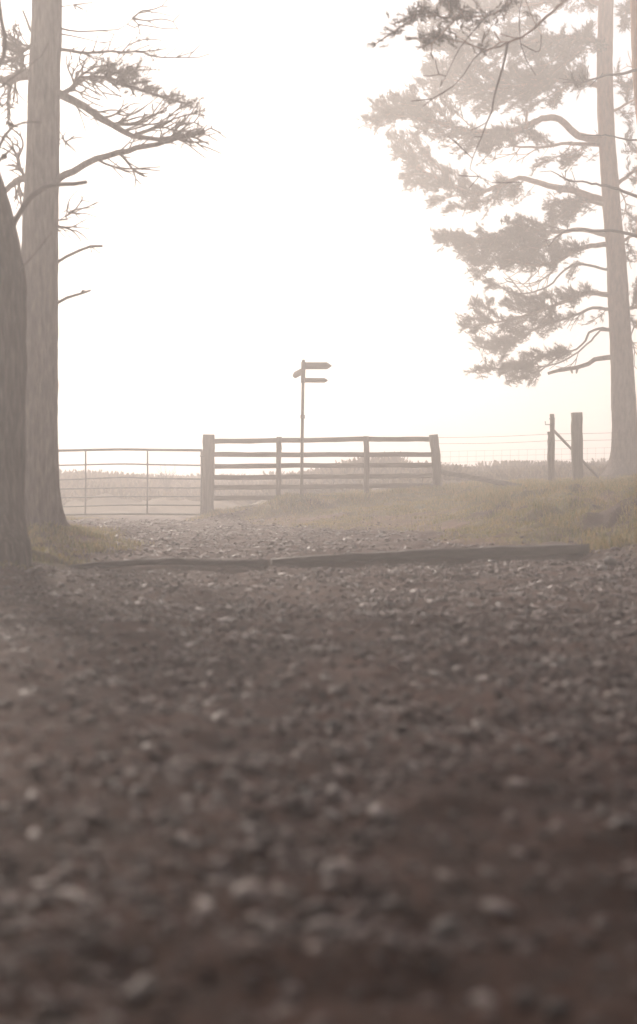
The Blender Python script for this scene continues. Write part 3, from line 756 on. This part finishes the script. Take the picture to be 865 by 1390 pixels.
limb(TC, [(820, 318), (790, 312), (750, 315), (715, 312), (680, 320), (640, 325)], .05, .018,
     [(720, 312, 38, 16), (690, 325, 42, 22), (735, 332, 34, 18), (655, 332, 44, 24), (620, 330, 28, 20), (598, 322, 14, 10), (700, 350, 36, 16), (655, 352, 30, 12)], dy=-.7, tips_per_m2=D * 1.15)
limb(TC, [(820, 332), (787, 338), (759, 353), (728, 360), (690, 352)], .055, .02, [(770, 340, 30, 14, 0, .8), (735, 350, 34, 14), (690, 362, 30, 9, 0, .7), (650, 378, 20, 7, 0, .6)], dy=-1.2, tips_per_m2=D, bare=[(720, 385, 40, 14)])
limb(TC, [(822, 366), (800, 360), (778, 360), (760, 372), (745, 388), (715, 398), (690, 396)], .028, .012, [(668, 385, 20, 9, 0, .7), (775, 372, 18, 7, 0, .6), (690, 400, 18, 6, 0, .5)], dy=-.9, tips_per_m2=D * .9 + 0, bare=[(690, 380, 30, 14)])
limb(TC, [(823, 400), (800, 398), (775, 405), (745, 418), (700, 432), (655, 440)], .055, .016,
     [(770, 400, 34, 11), (735, 408, 34, 11), (700, 412, 34, 10), (665, 418, 26, 11), (725, 428, 32, 10), (690, 440, 30, 9), (645, 440, 24, 10), (630, 436, 12, 6), (790, 392, 20, 8, 0, .7)], dy=-1.0, tips_per_m2=D)
limb(TC, [(823, 420), (805, 418), (780, 428), (740, 442), (710, 455), (680, 470)], .035, .012,
     [(715, 450, 26, 9), (695, 462, 26, 12), (675, 475, 20, 13), (665, 462, 14, 8), (745, 438, 22, 7, 0, .8), (790, 435, 28, 8, 0, .35), (650, 460, 14, 6)], dy=.9, tips_per_m2=D, bare=[(780, 440, 30, 10)])
limb(TC, [(825, 446), (812, 446), (800, 452), (795, 462), (783, 474), (765, 478), (740, 484)], .03, .012,
     [(745, 482, 24, 11), (725, 492, 26, 11), (700, 500, 24, 10), (715, 512, 20, 7), (690, 512, 16, 7), (765, 478, 14, 6)], dy=-.8, tips_per_m2=D * .95)
limb(TC, [(815, 448), (802, 462), (785, 478), (765, 490), (740, 497), (690, 500), (650, 500)], .02, .010,
     [(645, 499, 14, 7), (675, 506, 20, 8), (700, 492, 18, 8), (660, 495, 16, 5, 0, .6)], dy=-.5, tips_per_m2=D * .9 + 0, bare=[(745, 500, 40, 6)])
limb(TC, [(826, 485), (808, 488), (798, 494), (785, 499), (765, 502), (744, 507)], .055, .03, (), dy=.3, stub=((.5, (-.2, 0, -1), .12), (.62, (.3, 0, -1), .10)), label='thick dead limb broken off short and bare')
# upper tiers, partly in the picture
limb(TC, [(820, 118), (780, 108), (730, 112), (680, 120), (630, 112), (590, 100)], .06, .018,
     [(600, 92, 40, 22), (640, 105, 42, 26), (690, 112, 46, 24), (740, 105, 42, 24), (700, 138, 40, 16), (650, 140, 34, 14), (780, 100, 30, 22, 0, .9), (590, 118, 24, 12), (740, 140, 26, 10, 0, .6)], dy=.5, tips_per_m2=D * 1.25)
limb(TC, [(821, 60), (780, 50), (730, 55), (680, 60), (630, 55), (585, 60)], .055, .018,
     [(590, 55, 34, 20), (630, 65, 42, 24), (690, 62, 46, 26), (745, 70, 44, 28), (790, 55, 30, 26), (720, 40, 36, 14, 0, .7)], dy=-.6, tips_per_m2=D * 1.25)
limb(TC, [(822, 8), (780, -5), (730, 5), (680, 8), (630, 15)], .055, .018,
     [(600, 12, 34, 18, 0, .8), (650, 15, 44, 20, 0, .8), (710, 5, 44, 20, 0, .7), (770, 5, 36, 16, 0, .6)], dy=.9, tips_per_m2=D * 1.2)
limb(TC, [(818, 152), (835, 150), (852, 140), (880, 128)], .04, .015, [(845, 110, 20, 26, 0, .5), (880, 120, 34, 26, 0, .8), (850, 160, 18, 10, 0, .5)], dy=.8, tips_per_m2=D * .8, bare=[(850, 90, 18, 25)])
limb(TC, [(838, 250), (850, 240), (875, 225), (905, 215)], .045, .015, [(855, 215, 18, 18, 0, .5), (890, 212, 32, 24), (870, 250, 22, 14, 0, .7), (855, 190, 12, 10, 0, .5)], dy=-.8, tips_per_m2=D * .8, bare=[(850, 280, 16, 25)])
limb(TC, [(842, 330), (855, 322), (880, 308), (910, 300)], .04, .015, [(862, 300, 16, 14, 0, .6), (890, 300, 34, 22), (855, 355, 14, 14, 0, .5)], dy=.8, tips_per_m2=D * .8, bare=[(856, 340, 12, 25)])
limb(TC, [(846, 420), (858, 418), (880, 412), (905, 405)], .05, .015, [(862, 400, 15, 14, 0, .7), (890, 400, 30, 20), (862, 450, 12, 12, 0, .5), (870, 378, 14, 10, 0, .6)], dy=-.3, tips_per_m2=D * .8, bare=[(860, 480, 16, 40)])
high_crown(TC, 10.2, 14.2, 12, 3.2, 1.2, 20, 1.0)

# tree B, straight trunk on the left
TB = tree('pine_tree', 'straight pine with a clean grey trunk, behind the darker leaning trunk at the left edge', [
    (50, 715, 56), (50.5, 690, 54.5), (51.5, 600, 53.5), (52, 500, 52), (53, 420, 51), (55, 300, 48), (58, 220, 45), (61, 100, 42), (64, 0, 40), (66, -200, 36), (70, -500, 28), (74, -800, 17), (76, -1050, 8)],
    14, M['bark_mid'], (50, 715, 14), seed=8, bark_amp=.020, flare_amt=.16, flare_h=.22)
DB = 75
limb(TB, [(78, 244), (100, 232), (130, 217), (160, 207), (200, 199), (240, 188), (278, 178)], .045, .02,
     [(262, 190, 22, 10, 0, .35), (240, 178, 22, 8, 0, .35)], dy=-.3, tips_per_m2=DB * 1.6, bare_k=4.0, nl=.06, nw=.006,
     bare=[(270, 190, 35, 22, 0, .9), (215, 185, 45, 15, 0, .6), (190, 232, 45, 20, 0, .5)], stub=((.12, (0, 0, 1), .05),), label='long lower limb rising to the right')
limb(TB, [(80, 128), (98, 133), (115, 146), (135, 158), (152, 170), (180, 184), (215, 188), (250, 182)], .055, .018,
     [(272, 145, 18, 9), (255, 135, 22, 9), (235, 142, 20, 8, 0, .8)], dy=.4, tips_per_m2=DB * 1.6, bare_k=4.0, nl=.06, nw=.006,
     bare=[(190, 160, 60, 22, 0, 1.0), (240, 165, 45, 18, 0, 1.0), (120, 160, 20, 20, 0, .5)])
limb(TB, [(80, 130), (95, 122), (115, 105), (140, 104), (175, 116), (210, 128), (250, 140)], .032, .012,
     [(150, 92, 20, 10), (172, 98, 28, 14), (190, 110, 26, 12), (212, 118, 20, 9), (165, 80, 22, 6), (235, 130, 14, 6), (250, 133, 16, 6), (200, 92, 14, 8)], dy=.2, tips_per_m2=DB * 3, bare_k=2.6, nl=.06, nw=.006,
     bare=[(140, 115, 50, 25, 0, 1.0), (110, 90, 30, 20, 0, 1.0)])
limb(TB, [(80, 66), (110, 71), (150, 70), (195, 71), (205, 75), (240, 80), (285, 73)], .022, .005, [(205, 66, 10, 4, 0, .8)], dy=-.5, tips_per_m2=DB, nl=.05, nw=.005, bare_k=5.0, tr_=.0027, bare=[(230, 72, 55, 12, 0, .3), (120, 75, 35, 9, 0, 1.0), (170, 60, 60, 18, 0, .25)])
limb(TB, [(82, 38), (110, 42), (160, 39), (180, 25)], .014, .004, (), dy=.3, bare_k=5.0, tr_=.0027, bare=[(210, 20, 50, 20, 0, .35), (200, 40, 60, 14, 0, .3)])
limb(TB, [(80, 47), (110, 52), (150, 60)], .012, .003, (), dy=.4, bare_k=5.0, tr_=.0027, bare=[(150, 58, 20, 6, 0, .4)])
limb(TB, [(82, 8), (100, 6), (118, 14)], .010, .003, (), dy=.2, bare_k=5.0, tr_=.0027, bare=[(115, 10, 22, 8, 0, 1.0)])
limb(TB, [(77, 357), (90, 350), (108, 341), (122, 336), (139, 334)], .020, .013, (), dy=-.2, bare_k=5.0, tr_=.0027, bare=[(135, 345, 12, 4, 0, .3)], label='short dead branch stub')
limb(TB, [(77, 412), (90, 404), (103, 400), (113, 398), (123, 394)], .020, .011, (), dy=-.2, stub=((.9, (-.4, 0, .5), .03),), label='lowest short dead stub')
limb(TB, [(46, 48), (41, 38), (36, 26), (31, 14)], .018, .010, (), dy=-.1, label='short stub pointing up and left')
limb(TB, [(80, 300), (95, 290), (110, 292)], .007, .003, (), dy=.5, bare_k=5.0, tr_=.0027, bare=[(105, 280, 28, 22, 0, .9), (95, 305, 25, 25, 0, 1.0), (100, 325, 20, 10, 0, .8)])
limb(TB, [(80, 195), (90, 190), (105, 185)], .006, .003, (), dy=.6, bare_k=5.0, tr_=.0027, bare=[(95, 190, 20, 25, 0, .8)])
limb(TB, [(45, 100), (25, 104), (0, 108), (-40, 95), (-90, 85)], .060, .03, [(-30, 70, 40, 20), (-70, 60, 40, 25)], dy=1.6, tips_per_m2=DB * 1.6, bare_k=4.0, nl=.06, nw=.006, bare=[(15, 70, 25, 30, 0, 1.5), (15, 130, 25, 25, 0, 1.2), (20, 45, 20, 20, 0, 1.2)])
limb(TB, [(40, 242), (22, 248), (0, 262), (-40, 270)], .045, .025, [(-50, 255, 40, 20)], dy=1.5, tips_per_m2=DB * 1.6, bare_k=4.0, nl=.06, nw=.006, bare=[(22, 225, 16, 20, 0, 1.2), (28, 270, 12, 22, 0, 2.0), (15, 190, 20, 25, 0, 1.2)])
limb(TB, [(45, 60), (28, 72), (10, 84), (-20, 92)], .025, .012, [(8, 48, 14, 10, 0, .5)], dy=-.8, tips_per_m2=DB * 1.6, bare_k=4.0, nl=.06, nw=.006, bare=[(18, 60, 20, 25, 0, 2.0), (20, 90, 20, 18, 0, 1.5), (10, 160, 20, 20, 0, .8)])
high_crown(TB, 6.2, 13.4, 18, 3.8, 1.6, 30, 2.0)

# tree A, the near dark trunk cut by the left edge of the frame
TA = tree('forked_tree', 'dark thick trunk nearest the camera, leaning out of frame at the left edge', [
    (-24, 752, 120), (-24, 700, 112), (-22, 600, 110), (-21, 500, 109), (-20, 420, 108), (-21, 350, 100), (-28, 300, 92), (-42, 240, 84), (-52, 190, 78), (-66, 100, 70), (-80, 0, 66), (-95, -300, 56), (-100, -700, 42), (-90, -1100, 26), (-85, -1300, 12)],
    11, M['bark_dark'], (-24, 755, 11), seed=14, bark_amp=.026, flare_amt=.15)
limb(TA, [(10, 330), (22, 298), (32, 280), (45, 265), (62, 253), (82, 249.5), (100, 249), (118, 247)], .032, .016, (), dy=-.3, label='crooked dead branch crossing the pine trunk behind', bare=())
limb(TA, [(8, 440), (30, 360), (45, 345), (60, 328), (70, 315)], .014, .005, (), dy=-.3)
limb(TA, [(-20, 240), (-4, 205), (5, 185), (16, 173), (26, 168), (40, 167), (56, 166)], .024, .006, (), dy=-.3, bare=[(30, 175, 18, 10, 0, .8)], stub=((.72, (-.6, 0, .6), .05),))
limb(TA, [(-14, 238), (2, 214), (10, 207), (17, 201)], .018, .008, (), dy=-.2, stub=((.6, (.6, 0, .0), .04),))
limb(TA, [(-50, 150), (-8, 105), (4, 75), (6, 50), (3, 25), (-2, 0), (-6, -60)], .030, .012, [(-10, -100, 30, 30)], dy=-.2, tips_per_m2=60, bare=[(12, 60, 20, 40, 0, .8)])
limb(TA, [(-40, 160), (-4, 122), (15, 106), (38, 92), (55, 76), (66, 58)], .014, .004, (), dy=-.4, bare=[(45, 80, 20, 14, 0, .6), (10, 150, 18, 12, 0, .8)])
limb(TA, [(-30, 180), (2, 108), (8, 90), (14, 76)], .010, .004, (), dy=-.1, bare=[(20, 120, 16, 14, 0, 1.0)])
high_crown(TA, 5.4, 11.8, 18, 4.0, 1.8, 30, .5)

# tree D, trunk just inside the top right corner, its boughs overhang the track
TD = tree('pine_tree', 'pine trunk cut by the top right corner, dark boughs hanging over the track', [
    (930, 668, 62), (927, 600, 54), (918, 450, 50), (903, 300, 46), (888, 180, 43), (880, 100, 42), (877, 0, 40), (874, -150, 36), (868, -400, 26), (866, -650, 14), (866, -760, 6)],
    19.5, M['bark_pine'], (930, 664, 19.5), seed=21, bark_amp=.02)
dk = dict(nl=.06, nw=.007)
limb(TD, [(877, -60, 0), (850, -50, -1.8), (815, -35, -3.5), (762, 5, -5), (726, 37, -5.6), (689, 59, -6), (662, 68, -6.2), (640, 62, -6.4), (615, 55, -6.6)], .05, .007,
     [(630, 50, 40, 8, 0, .7), (590, 52, 26, 7, 0, .8), (565, 60, 14, 5, 0, .5)], tips_per_m2=100, bare=[(690, 50, 60, 25, 0, .35)], **dk)
limb(TD, [(877, -90, 0), (840, -80, -2.5), (770, -45, -4.8), (715, -20, -6), (690, 8, -6.2), (660, 22, -6.4), (620, 24, -6.7), (580, 22, -7.0), (550, 26, -7.2)], .045, .006,
     [(560, 24, 30, 9), (540, 45, 16, 5, 0, .8), (525, 47, 9, 3), (590, 10, 36, 12), (620, 30, 34, 11), (575, 45, 24, 8, 0, .8), (650, 12, 34, 12), (610, -10, 40, 14), (690, 5, 30, 12, 0, .6)], tips_per_m2=130, **dk)
limb(TD, [(877, -60, 0), (850, -55, -2), (790, -50, -4.2), (735, -30, -5.6), (708, 0, -6), (705, 27, -6), (707, 59, -6), (715, 82, -6), (727, 102, -6)], .03, .004, (), bare_k=1.8, tr_=.0026, bare=[(730, 60, 35, 30, 0, .25)])
limb(TD, [(689, 60, -6), (681, 95, -6), (675, 116, -6), (667, 150, -6), (655, 185, -6), (641, 215, -6), (639, 228, -6), (650, 240, -6), (668, 248, -6)], .014, .003, (), free=True, bare_k=1.8, tr_=.0026, bare=[(620, 250, 28, 10, 0, .35), (650, 175, 22, 16, 0, .4), (700, 250, 35, 6, 0, .4), (610, 195, 30, 12, 0, .35)])
limb(TD, [(662, 68, -6.2), (653, 72, -6.1), (643, 82, -6.1), (630, 100, -6.1), (615, 116, -6.1), (600, 128, -6.1)], .010, .003, (), free=True, bare_k=1.8, tr_=.0026, bare=[(590, 130, 22, 10, 0, .5), (560, 140, 20, 8, 0, .3)])
limb(TD, [(660, 22, -6.4), (640, 45, -6.2), (625, 65, -6.1), (612, 90, -6.1), (598, 118, -6.1)], .010, .003, (), free=True, bare_k=1.8, tr_=.0026, bare=[(600, 100, 30, 22, 0, .3), (575, 112, 25, 10, 0, .4)])
limb(TD, [(882, 85), (865, 94), (845, 100), (820, 103), (790, 112), (765, 112)], .030, .008, [(775, 100, 18, 8, 0, .7)], dy=-1.2, tips_per_m2=100, bare_k=1.8, tr_=.0026, bare=[(790, 105, 40, 12, 0, .5)])
limb(TD, [(890, 200), (865, 191), (845, 188), (828, 184), (812, 183)], .022, .006, (), dy=-1.2, bare_k=1.8, tr_=.0026, bare=[(800, 180, 20, 5, 0, .4)])
limb(TD, [(898, 285), (865, 268), (840, 257), (816, 251), (790, 247), (767, 243), (748, 232)], .034, .007, (), dy=-1.5, bare_k=1.8, tr_=.0026, bare=[(745, 235, 24, 8, 0, .6), (775, 238, 24, 8, 0, .5)])
limb(TD, [(903, 332), (865, 321), (845, 315), (810, 313), (770, 313), (758, 320), (745, 334)], .034, .010, (), dy=-1.3, bare_k=1.8, tr_=.0026, bare=[(750, 325, 18, 12, 0, .6), (765, 308, 24, 5, 0, .4)])
high_crown(TD, 9.0, 14.8, 14, 3.4, 1.3, 20, 3.0)

# unseen pines added beside and behind the camera to shade near track and mist
def shade_pine(x, y, label, seed):
    g = float(ground_z(x, y)); root = empty('pine_tree', (x, y, g)); tag(root, label, 'tree')
    zz = np.array([-.35, 0, .5, 1.5, 4, 8, 11, 13.5]); P = np.stack([x + .25 * np.sin(zz * .25 + seed), y + .2 * np.cos(zz * .3 + seed), g + zz], -1)
    S = catmull(np.column_stack([P, [.34, .30, .25, .22, .19, .14, .09, .03]]), .12)
    b_ = MB(); tube(b_, S[:, :3], S[:, 3], 28, bark_disp(.025, seed)); fpart(b_, 'trunk', M['bark_mid'], root, True)
    T = dict(root=root, P=S[:, :3], R=S[:, 3], Y=y, bark=M['bark_mid'])
    high_crown(T, 5.4 + g, 12.4 + g, 20, 4.6, 2.0, 30, seed)
shade_pine(-4.9, 5.0, 'unseen pine added left of the track beside the camera, its boughs shading the stones', 41)
shade_pine(4.9, 7.0, 'unseen pine added for shade right of the track, nearest the timber', 42)
shade_pine(-4.6, -4.0, 'unseen pine added for shade behind the camera on the left verge', 43)
shade_pine(4.4, -3.0, 'unseen pine added for shade behind the camera on the right verge', 44)

# thin bare shrub beyond the gate
sh = empty('bare_shrub', W(226, 662, 32)); tag(sh, 'small leafless shrub on the rise seen through the metal gate', 'shrub')
m_ = MB(); base = W(226, 662, 32); A_, B_, r_ = [], [], []
for k in range(26):
    d = np.array([rng.normal(0, .35), rng.normal(0, .3), 1]); d /= np.linalg.norm(d); a = base.copy(); a[2] -= .1; L_ = rng.uniform(.25, .6)
    b = a + d * L_; A_.append(a); B_.append(b); r_.append(.005)
    for q in range(4):
        s = a + d * L_ * rng.uniform(.4, 1); A_.append(s); B_.append(s + (d + rng.normal(0, .5, 3)) * .14); r_.append(.003)
sticks(m_, A_, B_, np.array(r_), np.array(r_) * .6, 3); fpart(m_, 'stems', M['twig'], sh)
